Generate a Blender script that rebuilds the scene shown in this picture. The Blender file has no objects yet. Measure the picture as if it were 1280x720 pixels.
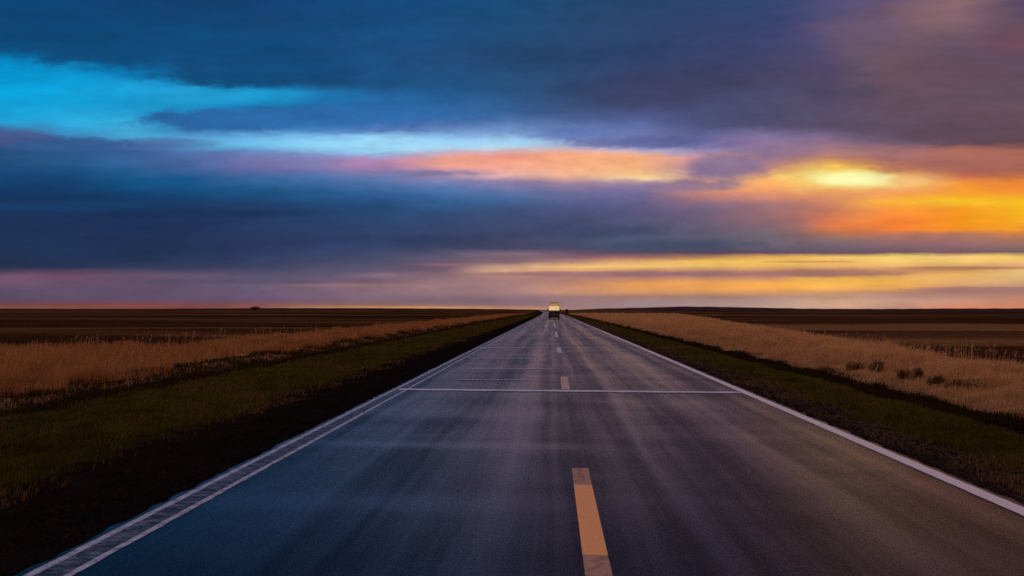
import bpy, bmesh, math, random
import numpy as np
from mathutils import Vector, Euler
random.seed(7)
rng = np.random.default_rng(7)
R = math.radians
sc = bpy.context.scene
col = sc.collection

# ------------------------------------------------------------------ helpers
def tag(o, label=None, cat=None, group=None, kind=None):
    if label: o['label'] = label
    if cat: o['category'] = cat
    if group: o['group'] = group
    if kind: o['kind'] = kind
    return o

def link(name, me, mat=None, parent=None):
    o = bpy.data.objects.new(name, me)
    col.objects.link(o)
    if mat: me.materials.append(mat)
    if parent: o.parent = parent
    return o

def empty(name, loc, rz=0.0):
    o = bpy.data.objects.new(name, None)
    o.location = loc; o.rotation_euler = (0, 0, rz)
    col.objects.link(o)
    return o

def from_np(name, verts, loops, starts, totals, mat, parent=None, smooth=False):
    me = bpy.data.meshes.new(name)
    me.vertices.add(len(verts)); me.vertices.foreach_set('co', np.asarray(verts, dtype=np.float32).ravel())
    me.loops.add(len(loops)); me.loops.foreach_set('vertex_index', np.asarray(loops, dtype=np.int32))
    me.polygons.add(len(starts))
    me.polygons.foreach_set('loop_start', np.asarray(starts, dtype=np.int32))
    me.polygons.foreach_set('loop_total', np.asarray(totals, dtype=np.int32))
    me.update(calc_edges=True)
    me.validate()
    if smooth: me.shade_smooth()
    return link(name, me, mat, parent)

def pydata(name, vs, fs, mat, parent=None, smooth=False):
    me = bpy.data.meshes.new(name)
    me.from_pydata(vs, [], fs); me.update()
    if smooth: me.shade_smooth()
    return link(name, me, mat, parent)

def box_bm(bm, c, s, bevel=0.0):
    r = bmesh.ops.create_cube(bm, size=1)
    for v in r['verts']:
        v.co = Vector((c[0] + v.co.x * s[0], c[1] + v.co.y * s[1], c[2] + v.co.z * s[2]))
    if bevel:
        es = list({e for v in r['verts'] for e in v.link_edges})
        bmesh.ops.bevel(bm, geom=es, offset=bevel, segments=2, affect='EDGES')

def bm_obj(name, bm, mat, parent=None, smooth=False):
    me = bpy.data.meshes.new(name); bm.to_mesh(me); bm.free()
    if smooth: me.shade_smooth()
    return link(name, me, mat, parent)

# ------------------------------------------------------------------ node helper
class NT:
    def __init__(s, tree): s.t = tree; s.n = tree.nodes; s.l = tree.links
    def new(s, typ, **kw):
        n = s.n.new(typ)
        for k, v in kw.items(): setattr(n, k, v)
        return n
    def put(s, sock, v):
        if isinstance(v, (int, float)): sock.default_value = v
        elif isinstance(v, (tuple, list)):
            sock.default_value = tuple(v) if len(sock.default_value) == len(v) else (*v, 1.0)
        else: s.l.new(v, sock)
    def m(s, op, a, b=None, c=None, clamp=False):
        n = s.new('ShaderNodeMath', operation=op); n.use_clamp = clamp
        s.put(n.inputs[0], a)
        if b is not None: s.put(n.inputs[1], b)
        if c is not None: s.put(n.inputs[2], c)
        return n.outputs[0]
    def mr(s, v, a, b, c=0.0, d=1.0, typ='LINEAR'):
        n = s.new('ShaderNodeMapRange', interpolation_type=typ); n.clamp = True
        s.put(n.inputs[0], v); s.put(n.inputs[1], a); s.put(n.inputs[2], b); s.put(n.inputs[3], c); s.put(n.inputs[4], d)
        return n.outputs[0]
    def mix(s, f, a, b, blend='MIX'):
        n = s.new('ShaderNodeMix', data_type='RGBA', blend_type=blend)
        s.put(n.inputs[0], f); s.put(n.inputs[6], a); s.put(n.inputs[7], b)
        return n.outputs[2]
    def xyz(s, x, y, z=0.0):
        n = s.new('ShaderNodeCombineXYZ')
        s.put(n.inputs[0], x); s.put(n.inputs[1], y); s.put(n.inputs[2], z)
        return n.outputs[0]
    def noise(s, vec, scale, detail=4, rough=0.55, dist=0.0):
        n = s.new('ShaderNodeTexNoise')
        s.l.new(vec, n.inputs['Vector'])
        n.inputs['Scale'].default_value = scale; n.inputs['Detail'].default_value = detail
        n.inputs['Roughness'].default_value = rough; n.inputs['Distortion'].default_value = dist
        return n.outputs['Fac']
    def ramp(s, f, stops, interp='LINEAR'):
        n = s.new('ShaderNodeValToRGB'); cr = n.color_ramp; cr.interpolation = interp
        stops = sorted(stops, key=lambda q: q[0])
        cr.elements[0].position = stops[0][0]; cr.elements[0].color = (*stops[0][1], 1)
        cr.elements[1].position = stops[-1][0]; cr.elements[1].color = (*stops[-1][1], 1)
        for p, c in stops[1:-1]:
            e = cr.elements.new(p); e.color = (*c, 1)
        s.put(n.inputs[0], f)
        return n.outputs[0]

def lin(c):
    return tuple(((v / 255) / 12.92 if v / 255 <= 0.04045 else ((v / 255 + 0.055) / 1.055) ** 2.4) for v in c)

def material(name):
    m = bpy.data.materials.new(name); m.use_nodes = True
    nt = NT(m.node_tree)
    bsdf = m.node_tree.nodes['Principled BSDF']
    return m, nt, bsdf

def simple(name, c, rough=0.5, metal=0.0, var=0.12, scale=6.0):
    m, nt, b = material(name)
    tc = nt.new('ShaderNodeTexCoord')
    n = nt.noise(tc.outputs['Object'], scale, 5)
    k = nt.mr(n, 0.3, 0.7, 1 - var, 1 + var)
    v = nt.new('ShaderNodeVectorMath', operation='SCALE')
    v.inputs[0].default_value = c; nt.put(v.inputs['Scale'], k)
    nt.put(b.inputs['Base Color'], v.outputs[0])
    b.inputs['Roughness'].default_value = rough; b.inputs['Metallic'].default_value = metal
    if rough > 0.85: b.inputs['Specular IOR Level'].default_value = 0.03
    return m

# ------------------------------------------------------------------ camera
CAM_H = 1.65
F = 880.0
VPX, VPY = 690.0, 387.0
cam_d = bpy.data.cameras.new('camera')
cam = bpy.data.objects.new('camera', cam_d); col.objects.link(cam)
cam_d.sensor_width = 36.0; cam_d.lens = 36.0 * F / 1280.0
cam_d.clip_start = 0.05; cam_d.clip_end = 20000
yaw = math.atan(50.0 / F); pitch = math.atan(27.0 / F)
cam.location = (0, 0, CAM_H)
cam.rotation_euler = (R(90) + pitch, 0, yaw)
sc.camera = cam
ROLL = R(0.10)
cm = cam.rotation_euler.to_matrix()
import mathutils
cm = cm @ mathutils.Matrix.Rotation(ROLL, 3, 'Z')
cam.rotation_euler = cm.to_euler()

def ray(px, py):
    d = Vector((px - 640.0, 360.0 - py, -F)); d.normalize()
    return cm @ d
def ground_pt(px, py, z=0.0):
    d = ray(px, py); t = (z - CAM_H) / d.z
    return Vector((d.x * t, d.y * t, z))
def azel(px, py):
    d = ray(px, py)
    return math.atan2(d.x, d.y), math.atan2(d.z, max(abs(d.y), 0.6 * math.hypot(d.x, d.y)))

# ------------------------------------------------------------------ world: evening cloud deck over a dusk sky
SKY = {
 0: [(0,10,70,118),(30,13,68,116),(55,10,74,120),(66,0,98,150),(76,0,130,190),(100,0,158,218),(130,8,164,220),(152,28,160,212),(160,58,100,155),(166,58,82,138),(180,42,80,130),(200,32,80,126),(217,16,68,118),(235,13,54,98),(250,14,46,86),(280,24,48,86),(312,24,46,80),(333,32,46,80),(339,60,58,88),(342,115,80,104),(355,104,80,102),(366,88,76,104),(377,92,70,92),(381,112,64,60),(386,130,82,72)],
 80: [(0,12,68,118),(55,11,72,120),(68,2,100,155),(78,2,132,190),(100,10,160,218),(130,15,162,218),(158,45,168,216),(169,60,140,195),(176,45,100,155),(185,42,84,135),(200,38,86,132),(217,18,74,124),(235,14,56,100),(250,15,46,86),(280,24,48,86),(318,26,48,82),(336,38,50,82),(341,116,78,104),(353,106,80,104),(366,90,78,104),(377,94,72,92),(381,118,66,62),(386,128,76,66)],
 160: [(0,14,66,115),(60,12,74,120),(78,4,98,152),(98,10,122,182),(104,25,162,218),(130,22,152,208),(150,48,165,215),(169,70,175,220),(176,64,120,176),(183,52,88,145),(198,50,96,150),(212,34,90,140),(230,10,78,126),(245,14,60,106),(260,20,50,88),(290,25,45,85),(322,28,48,82),(337,45,55,85),(342,106,82,108),(356,100,80,110),(375,95,78,105),(380,130,70,68),(386,122,72,66)],
 240: [(0,15,65,114),(70,14,74,120),(96,14,84,132),(104,14,112,170),(110,32,160,216),(125,34,158,212),(136,22,140,195),(147,38,120,180),(160,50,110,168),(170,80,150,205),(180,90,170,215),(187,80,115,172),(196,78,104,160),(212,64,100,156),(222,22,84,136),(240,14,74,122),(258,24,54,96),(288,28,48,88),(322,34,52,86),(337,55,58,88),(343,98,84,112),(358,100,84,112),(375,98,80,108),(380,125,72,72),(386,124,74,68)],
 320: [(0,15,65,115),(70,22,70,114),(100,18,76,122),(108,12,102,162),(114,28,158,214),(125,26,150,206),(132,22,112,172),(150,48,105,160),(164,60,118,176),(170,105,175,222),(182,110,195,235),(188,100,145,202),(195,115,120,172),(210,110,105,160),(219,66,104,160),(235,25,86,136),(255,28,60,105),(280,35,55,95),(318,42,58,98),(333,58,64,95),(345,88,82,112),(360,105,90,115),(374,100,80,114),(380,125,76,76),(386,150,92,78)],
 400: [(0,18,70,120),(60,20,72,118),(106,24,76,122),(114,26,116,176),(124,26,122,182),(132,34,106,168),(150,55,108,168),(162,66,120,180),(171,125,190,232),(176,140,208,242),(186,145,210,242),(191,115,160,210),(196,128,126,175),(212,120,115,166),(222,70,112,168),(238,34,90,142),(258,32,66,112),(285,40,60,100),(312,46,60,100),(328,66,72,104),(345,95,84,112),(353,118,96,112),(357,126,100,118),(370,120,96,118),(378,118,88,104),(383,150,100,85),(386,200,140,95)],
 480: [(0,18,72,122),(60,22,72,120),(110,28,80,128),(120,34,98,158),(145,46,106,170),(158,80,116,180),(165,82,118,178),(171,140,195,236),(175,155,216,246),(186,158,218,246),(191,135,180,225),(196,168,135,180),(206,178,126,165),(214,124,122,168),(226,95,120,175),(242,45,95,150),(260,35,70,115),(285,45,65,105),(310,50,65,105),(325,78,80,110),(339,95,85,115),(343,138,114,130),(349,115,90,110),(358,152,118,125),(370,130,105,120),(378,120,95,110),(383,150,100,82),(386,235,165,95)],
 560: [(0,20,74,122),(60,26,72,118),(110,30,80,128),(125,38,95,150),(145,55,108,168),(157,90,124,184),(166,110,145,200),(172,140,190,232),(184,160,218,244),(190,185,175,200),(197,240,162,138),(208,240,166,148),(214,190,140,160),(222,140,132,172),(236,80,116,170),(250,50,94,146),(268,48,74,118),(290,52,66,104),(308,60,66,100),(320,92,84,108),(333,110,88,108),(340,125,98,112),(350,150,116,124),(364,150,118,124),(376,126,102,116),(382,145,108,105),(386,235,168,100)],
 640: [(0,22,75,120),(60,32,70,112),(110,38,78,122),(140,55,100,155),(155,90,125,180),(165,115,150,200),(175,158,202,234),(184,165,215,240),(190,205,175,185),(197,240,152,126),(210,240,165,145),(219,225,175,165),(227,150,125,160),(237,108,120,165),(248,62,98,148),(264,60,78,118),(290,60,68,102),(311,70,65,95),(314,143,118,134),(325,120,95,110),(331,150,110,115),(335,236,190,150),(341,205,152,122),(350,165,125,125),(365,165,125,125),(375,132,106,120),(381,135,105,120),(385,215,155,110)],
 720: [(0,34,72,114),(60,38,68,110),(110,48,72,112),(135,58,80,122),(150,76,96,150),(162,100,125,180),(172,130,150,200),(183,170,180,215),(188,230,178,160),(195,245,170,125),(210,245,172,130),(220,240,180,145),(228,160,130,160),(240,110,110,155),(254,80,88,132),(275,66,74,110),(300,66,74,106),(314,72,72,98),(319,130,88,105),(326,150,105,110),(332,245,195,120),(337,235,175,115),(343,160,115,115),(354,185,132,112),(364,205,145,112),(371,150,116,118),(380,150,120,125),(386,160,120,118)],
 800: [(0,40,68,110),(60,45,65,105),(110,58,65,105),(130,65,68,105),(145,75,85,135),(158,95,110,165),(170,110,115,165),(182,112,125,188),(188,180,180,215),(194,245,175,130),(205,245,175,125),(215,246,188,132),(224,250,218,160),(228,190,155,160),(235,132,112,155),(247,104,100,144),(262,90,85,125),(282,82,84,118),(305,70,82,110),(316,70,75,100),(320,130,75,90),(325,205,145,110),(331,250,206,112),(336,210,150,105),(342,150,105,110),(348,190,130,110),(356,240,162,85),(366,215,150,105),(372,150,115,110),(380,160,135,140),(386,150,115,115)],
 880: [(0,42,68,112),(50,52,64,106),(110,66,68,102),(140,70,76,115),(158,76,80,120),(170,90,96,145),(180,110,105,155),(188,150,140,185),(195,215,150,140),(203,180,130,145),(214,140,112,140),(226,170,125,125),(236,215,145,115),(246,190,128,125),(258,120,98,124),(282,104,92,118),(305,84,84,108),(316,76,70,98),(320,150,88,85),(325,240,185,90),(331,252,208,105),(336,205,145,100),(343,150,108,112),(350,210,145,95),(358,248,168,78),(366,205,145,100),(372,150,116,112),(380,168,140,140),(386,165,130,120)],
 960: [(0,46,68,112),(40,56,66,110),(100,72,68,102),(140,75,74,108),(158,78,74,106),(168,120,110,152),(180,145,112,150),(192,134,110,140),(205,162,116,130),(215,195,130,115),(223,250,185,105),(235,250,168,98),(243,225,145,118),(255,165,116,120),(275,140,100,110),(295,115,104,115),(310,95,85,105),(318,88,62,88),(321,225,165,85),(328,252,210,102),(335,215,150,90),(342,165,115,110),(349,205,142,98),(355,252,175,75),(363,240,165,85),(368,172,126,105),(378,175,145,140),(386,200,160,130)],
 1040: [(0,82,76,118),(30,72,72,115),(100,82,70,98),(140,82,72,98),(160,82,72,98),(171,125,102,138),(188,165,120,130),(199,195,135,95),(209,250,200,85),(216,255,240,140),(225,255,250,175),(231,250,215,115),(238,235,155,92),(250,225,145,105),(270,200,115,88),(284,228,122,66),(291,190,115,85),(297,140,110,110),(308,110,95,110),(318,100,68,82),(321,250,200,105),(331,245,185,110),(339,165,108,92),(345,178,118,92),(350,250,190,82),(360,250,180,85),(368,165,125,105),(380,205,165,135),(386,190,140,120)],
 1000: [(0,62,72,115),(30,64,68,112),(100,77,69,99),(140,79,73,103),(160,80,73,102),(172,122,102,140),(190,150,116,136),(203,178,125,112),(213,240,180,100),(222,253,220,120),(232,250,195,105),(243,230,148,105),(257,185,122,110),(275,158,104,102),(290,140,102,100),(310,100,88,105),(318,92,64,85),(321,238,182,95),(330,249,200,105),(338,175,120,95),(343,165,112,102),(350,245,182,82),(362,248,174,82),(368,168,125,105),(379,190,155,138),(386,195,150,125)],
 1080: [(0,90,78,114),(30,90,80,114),(70,96,78,98),(120,92,74,94),(160,86,71,94),(176,112,92,122),(190,162,115,116),(201,188,120,92),(209,245,185,85),(214,255,235,130),(222,255,252,180),(230,255,245,160),(236,248,190,105),(244,236,152,98),(256,242,165,75),(266,235,140,75),(280,242,130,52),(291,205,118,75),(298,150,112,105),(310,112,92,108),(318,104,70,84),(321,250,208,108),(331,245,188,110),(338,176,115,95),(345,200,140,92),(351,250,192,80),(361,245,174,90),(367,160,120,108),(379,198,155,130),(386,190,135,120)],
 1120: [(0,96,80,112),(15,108,82,105),(30,105,85,112),(70,108,80,92),(120,100,75,90),(160,90,70,90),(178,108,84,108),(188,160,110,110),(200,165,105,105),(212,225,150,90),(221,250,195,120),(231,252,200,120),(240,242,150,95),(253,255,182,52),(262,250,146,55),(275,250,130,48),(288,250,130,50),(294,175,115,100),(310,120,90,105),(318,112,80,88),(321,250,215,110),(330,245,190,110),(337,190,130,100),(345,225,165,100),(352,250,190,80),(360,240,170,95),(367,152,112,110),(378,190,145,125),(386,190,130,120)],
 1200: [(0,142,106,110),(20,124,92,105),(60,100,78,98),(90,104,75,90),(120,96,72,88),(180,94,66,80),(187,172,104,90),(200,172,106,92),(220,200,110,80),(230,250,150,50),(245,255,170,32),(253,255,200,32),(262,250,152,30),(275,255,155,12),(287,255,150,22),(293,175,115,92),(310,125,90,105),(318,112,72,76),(321,250,200,120),(330,240,200,110),(335,172,116,86),(342,250,190,102),(352,235,180,120),(360,190,130,102),(364,150,106,105),(375,185,140,120),(386,205,124,88)],
 1280: [(0,86,72,104),(30,100,75,92),(50,112,72,86),(75,96,72,94),(120,95,72,86),(180,90,62,75),(189,165,100,85),(215,165,95,80),(226,245,140,50),(240,245,132,45),(250,255,195,22),(270,255,186,12),(285,255,166,30),(292,210,122,62),(300,165,115,95),(312,120,95,100),(318,106,84,90),(321,250,210,102),(332,225,165,120),(340,230,190,120),(350,215,175,120),(358,175,130,110),(363,155,110,105),(378,190,125,100),(386,202,122,92)],
}
world = bpy.data.worlds.new('World'); sc.world = world; world.use_nodes = True
w = NT(world.node_tree)
for n in list(w.n): w.n.remove(n)
tc = w.new('ShaderNodeTexCoord')
sep = w.new('ShaderNodeSeparateXYZ'); w.l.new(tc.outputs['Generated'], sep.inputs[0])
X, Y, Z = sep.outputs
az = w.m('ARCTAN2', X, Y)
# the cloud bands run crosswise to the road, so they are read by height over distance along it
hyp = w.m('SQRT', w.m('ADD', w.m('MULTIPLY', X, X), w.m('MULTIPLY', Y, Y)))
el = w.m('ARCTAN2', Z, w.m('MAXIMUM', w.m('ABSOLUTE', Y), w.m('MULTIPLY', hyp, 0.6)))
# cloud domain warp: long flat wisps, softer higher up
cvec = w.xyz(w.m('MULTIPLY', az, 5.0), w.m('MULTIPLY', el, 26.0), 0.0)
cvec2 = w.xyz(w.m('MULTIPLY', az, 9.0), w.m('MULTIPLY', el, 30.0), 4.3)
n1 = w.noise(cvec, 1.0, 6, 0.6, 0.4)
n2 = w.noise(cvec2, 1.0, 6, 0.62, 0.6)
hi = w.mr(el, 0.0, 0.22, 0.12, 1.0)
el2 = w.m('ADD', el, w.m('MULTIPLY', w.m('MULTIPLY', w.m('SUBTRACT', n1, 0.5), 0.011), hi))
n5 = w.noise(w.xyz(w.m('MULTIPLY', az, 16.0), w.m('MULTIPLY', el, 60.0), 7.7), 1.0, 6, 0.65, 0.3)
el2 = w.m('ADD', el2, w.m('MULTIPLY', w.m('MULTIPLY', w.m('SUBTRACT', n5, 0.5), 0.015), hi))
az2 = w.m('ADD', az, w.m('MULTIPLY', w.m('SUBTRACT', n2, 0.5), 0.07))
HALF = math.pi / 2
f_el = w.m('DIVIDE', el2, HALF, clamp=True)
OVER = {  # unseen deck overhead, brightened to light ground and paint, by column side
 'l': [(0.50, 12, 52, 96), (0.72, 104, 112, 152), (1.0, 150, 140, 168)],
 'r': [(0.50, 62, 56, 96), (0.72, 140, 118, 140), (1.0, 150, 140, 168)],
}
keys = sorted(SKY)
cols = []
for px in keys:
    st = []
    last = None
    for (py, r, g, b) in SKY[px]:
        e = azel(px, py)[1] / HALF
        if e < 0: e = 0
        if last is not None and abs(last - e) < 1e-5: continue
        last = e
        st.append((e, lin((r, g, b))))
    k = px / 1280.0
    for i in range(3):
        a = OVER['l'][i]; b_ = OVER['r'][i]
        st.append((a[0], lin(tuple(a[j] * (1 - k) + b_[j] * k for j in (1, 2, 3)))))
    while len(st) > 32:   # drop the stop that changes the ramp least
        def err(i):
            (p0, c0), (p1, c1), (p2, c2) = st[i - 1], st[i], st[i + 1]
            f = (p1 - p0) / (p2 - p0)
            return sum(abs(c1[j] - c0[j] * (1 - f) - c2[j] * f) for j in range(3)) * (p2 - p0)
        st.sort(key=lambda q: q[0])
        del st[min(range(1, len(st) - 1), key=err)]
    cols.append((azel(px, 260)[0], w.ramp(f_el, st)))
res = cols[0][1]
for i in range(1, len(cols)):
    res = w.mix(w.mr(az2, cols[i - 1][0], cols[i][0]), res, cols[i][1])
# single banks and wisps with torn edges, laid over the deck
n6 = w.noise(w.xyz(w.m('MULTIPLY', az, 20.0), w.m('MULTIPLY', el, 46.0), 3.1), 1.0, 5, 0.62, 0.2)
n7 = w.noise(w.xyz(w.m('MULTIPLY', az, 46.0), w.m('MULTIPLY', el, 130.0), 1.1), 1.0, 3, 0.6, 0.2)
torn = w.m('ADD', w.m('MULTIPLY', w.m('SUBTRACT', n6, 0.5), 1.5), w.m('MULTIPLY', w.m('SUBTRACT', n7, 0.5), 0.8))
WISPS = [  # px, py, half width, half height, colour, edge softness, tearing, strength
 (215, 60, 175, 24, (13, 72, 120), 0.35, 0.8, 0.9),
 (330, 88, 120, 20, (16, 72, 120), 0.3, 0.8, 0.9),
 (300, 149, 110, 13, (40, 98, 160), 0.35, 1.0, 0.95),
 (430, 146, 150, 13, (44, 104, 168), 0.4, 0.9, 0.8),
 (20, 173, 50, 9, (72, 88, 142), 0.35, 1.0, 0.9),
 (185, 180, 70, 7, (78, 108, 165), 0.5, 1.0, 0.7),
 (95, 182, 70, 8, (52, 92, 146), 0.35, 0.9, 0.9),
 (520, 217, 75, 3.0, (122, 120, 162), 0.6, 0.8, 0.75),
 (610, 229, 60, 4, (118, 118, 168), 0.6, 0.8, 0.6),
 (720, 168, 60, 7, (92, 112, 176), 0.6, 1.0, 0.7),
 (800, 178, 90, 7, (88, 96, 152), 0.5, 1.0, 0.7),
 (905, 208, 50, 17, (128, 108, 142), 0.55, 0.9, 0.85),
 (865, 232, 60, 7, (126, 108, 146), 0.5, 0.9, 0.7),
 (1062, 223, 38, 8, (255, 252, 178), 0.6, 0.8, 0.9),
 (1140, 226, 22, 5, (252, 196, 122), 0.6, 0.8, 0.7),
 (1112, 212, 30, 4, (205, 130, 84), 0.6, 1.0, 0.6),
 (1180, 205, 90, 10, (168, 102, 96), 0.5, 0.9, 0.6),
 (1200, 335, 95, 2.2, (176, 116, 88), 0.5, 0.5, 0.85),
 (1010, 327, 50, 1.5, (196, 138, 80), 0.6, 0.5, 0.7),
 (760, 342.5, 170, 3.4, (150, 106, 112), 0.5, 0.5, 0.85),
 (1000, 342, 130, 3.6, (160, 110, 104), 0.5, 0.5, 0.85),
 (1230, 362, 90, 3.4, (152, 108, 108), 0.5, 0.5, 0.85),
 (560, 331, 40, 1.6, (146, 100, 105), 0.6, 0.5, 0.6),
 (90, 258, 120, 6, (20, 64, 112), 0.7, 0.9, 0.6),
 (260, 268, 120, 5, (22, 44, 82), 0.6, 0.9, 0.7),
 (430, 300, 130, 6, (38, 52, 90), 0.6, 0.9, 0.6),
 (700, 290, 120, 7, (54, 64, 98), 0.6, 0.9, 0.6),
 (840, 306, 110, 5, (64, 74, 104), 0.6, 0.9, 0.7),
 (700, 70, 150, 14, (34, 62, 104), 0.8, 1.0, 0.5),
 (900, 110, 130, 14, (64, 62, 96), 0.8, 1.0, 0.5),
 (1080, 40, 60, 22, (118, 92, 112), 0.9, 1.1, 0.5),
 (1165, 25, 45, 22, (148, 110, 112), 0.9, 1.1, 0.5),
 (1200, 165, 120, 10, (84, 62, 78), 0.7, 1.0, 0.6),
 (300, 352, 140, 2.6, (88, 76, 106), 0.6, 0.6, 0.6),
 (480, 357, 90, 1.8, (158, 122, 124), 0.6, 0.6, 0.6),
 (610, 309, 50, 2.5, (60, 66, 100), 0.5, 0.7, 0.7),
]
for (px, py, hw, hh_, c, soft, tear, amt) in WISPS:
    a0, e0 = azel(px, py); a1 = azel(px + hw, py)[0]; e1 = azel(px, py - hh_)[1]
    q1 = w.m('DIVIDE', w.m('SUBTRACT', az, a0), abs(a1 - a0)); q2 = w.m('DIVIDE', w.m('SUBTRACT', el, e0), abs(e1 - e0))
    d2 = w.m('SQRT', w.m('ADD', w.m('MULTIPLY', q1, q1), w.m('MULTIPLY', q2, q2)))
    d2 = w.m('ADD', d2, w.m('MULTIPLY', torn, tear))
    res = w.mix(w.m('MULTIPLY', w.mr(d2, 1 + soft, 1 - soft, typ='SMOOTHSTEP'), amt), res, lin(c))
# unseen sky behind the camera, bright and warm, added to fill grass and paint
back_fill = w.ramp(w.m('DIVIDE', el, HALF, clamp=True), [(0.0, lin((190, 130, 104))), (0.06, lin((222, 160, 126))), (0.2, lin((205, 156, 138))), (0.5, lin((172, 146, 156))), (1.0, lin((150, 140, 168)))])
aa = w.m('ABSOLUTE', az)
res = w.mix(w.mr(aa, 0.70, 1.7, typ='SMOOTHSTEP'), res, back_fill)
# cloud body texture
cv3 = w.xyz(w.m('MULTIPLY', az, 7.0), w.m('MULTIPLY', el, 36.0), 9.1)
n3 = w.noise(cv3, 1.0, 5, 0.66, 0.3)
cv4 = w.xyz(w.m('MULTIPLY', az, 2.6), w.m('MULTIPLY', el, 9.0), 2.7)
n4 = w.noise(cv4, 1.0, 5, 0.55, 0.5)
br = w.m('MULTIPLY', w.m('MULTIPLY', w.mr(n6, 0.3, 0.7, 0.93, 1.08), w.mr(n3, 0.28, 0.72, 0.87, 1.14)), w.mr(n4, 0.25, 0.75, 0.88, 1.13))
sky = w.new('ShaderNodeTexSky', sky_type='NISHITA'); sky.sun_disc = False
SUN_AZ, SUN_EL = R(56), R(10)
sky.sun_elevation = SUN_EL; sky.sun_rotation = SUN_AZ
vm = w.new('ShaderNodeVectorMath', operation='SCALE'); w.l.new(res, vm.inputs[0]); w.l.new(br, vm.inputs['Scale'])
bg = w.new('ShaderNodeBackground'); w.l.new(vm.outputs[0], bg.inputs[0]); bg.inputs[1].default_value = 0.97
bg2 = w.new('ShaderNodeBackground'); w.l.new(sky.outputs[0], bg2.inputs[0]); bg2.inputs[1].default_value = 0.0015
add = w.new('ShaderNodeAddShader'); w.l.new(bg.outputs[0], add.inputs[0]); w.l.new(bg2.outputs[0], add.inputs[1])
wo = w.new('ShaderNodeOutputWorld'); w.l.new(add.outputs[0], wo.inputs[0])

sun_d = bpy.data.lights.new('sun', 'SUN'); sun_d.energy = 0.25; sun_d.angle = R(16); sun_d.color = (1.0, 0.60, 0.30)
sun = bpy.data.objects.new('sun', sun_d); col.objects.link(sun)
sd = Vector((math.sin(SUN_AZ) * math.cos(SUN_EL), math.cos(SUN_AZ) * math.cos(SUN_EL), math.sin(SUN_EL)))
sun.rotation_euler = sd.to_track_quat('Z', 'Y').to_euler()

# ------------------------------------------------------------------ terrain shape
def bend(y):     # the road drifts a little to the left far away
    y = np.asarray(y, dtype=float)
    return -2.6e-5 * np.clip(y - 130, 0, 400) ** 2 - 0.0208 * np.clip(y - 530, 0, None)
def prof(x):
    xs = [-4000, -60, -13.5, -12, -11, -10.2, -7, -5.2, -3.45, 0, 4.15, 5.0, 6.6, 7.8, 8.2, 8.8, 10.5, 60, 4000]
    zs = [-0.30, -0.25, -0.20, -0.25, -0.42, -0.40, -0.26, -0.14, -0.05, -0.06, -0.05, -0.10, -0.2, -0.40, -0.40, -0.22, -0.18, -0.2, -0.3]
    return np.interp(x, xs, zs)
def bumps(x, y):
    a = 0.02 * np.sin(x * 2.3 + 1.1 * np.sin(y * 0.9)) * np.sin(y * 1.7 + np.sin(x * 1.3)) + 0.012 * np.sin(x * 5.1 + y * 3.3) * np.sin(y * 4.1 - x)
    big = 0.10 * np.sin(x * 0.11 + 2) * np.sin(y * 0.07 + 1)
    edge = np.clip((np.maximum(-x - 3.7, x - 4.4)) / 1.2, 0, 1)
    far = np.clip((np.abs(x) - 13) / 20, 0, 1)
    return a * edge + big * far
def ground_z(x, y):
    xr = x - bend(y)
    return prof(xr) + bumps(xr, y)

def axis(lims):
    out = []
    for a, b, n in lims: out += list(np.linspace(a, b, n, endpoint=False))
    return out
xs = np.array(axis([(-9000, -1000, 10), (-1000, -100, 14), (-100, -20, 20), (-20, -12, 20), (-12, -3.4, 60), (-3.4, 4.2, 6), (4.2, 12, 60), (12, 20, 20), (20, 100, 20), (100, 1000, 14), (1000, 9000, 10)]) + [9000])
ys = np.array(axis([(-60, 0, 20), (0, 30, 170), (30, 80, 120), (80, 200, 80), (200, 1000, 60), (1000, 9000, 14)]) + [9000])
gx, gy = np.meshgrid(xs, ys)
off = bend(gy)
gxx = gx + off
gz = ground_z(gxx, gy)
V = np.stack([gxx, gy, gz], -1).reshape(-1, 3)
nx, ny = len(xs), len(ys)
ii = np.arange(ny - 1)[:, None] * nx + np.arange(nx - 1)[None, :]
quads = np.stack([ii, ii + 1, ii + nx + 1, ii + nx], -1).reshape(-1, 4)

# ------------------------------------------------------------------ ground material
gm, g, gb = material('moorland_soil')
geo = g.new('ShaderNodeNewGeometry')
sp = g.new('ShaderNodeSeparateXYZ'); g.l.new(geo.outputs['Position'], sp.inputs[0])
PX, PY, PZ = sp.outputs
yb = g.m('MINIMUM', g.m('MAXIMUM', g.m('SUBTRACT', PY, 130.0), 0.0), 400.0)
PXr = g.m('ADD', PX, g.m('MULTIPLY', g.m('MULTIPLY', yb, yb), 2.6e-5))
PXr = g.m('ADD', PXr, g.m('MULTIPLY', g.m('MAXIMUM', g.m('SUBTRACT', PY, 530.0), 0.0), 0.0208))
pos = geo.outputs['Position']
wn = g.noise(pos, 0.9, 5, 0.6)
wn2 = g.noise(pos, 0.12, 4, 0.55)
lx = g.m('ADD', PXr, g.m('MULTIPLY', g.m('SUBTRACT', wn, 0.5), 1.1))
lx = g.m('ADD', lx, g.m('MULTIPLY', g.m('SUBTRACT', wn2, 0.5), 0.8))
C_gravel = (0.030, 0.019, 0.015); C_green = (0.026, 0.024, 0.004); C_shade = (0.016, 0.011, 0.006)  # shade at the tall grass foot is put into the dark soil colour
C_gold = (0.30, 0.155, 0.058); C_heath = (0.050, 0.024, 0.012)
def P(x): return (x + 20.0) / 40.0
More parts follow.
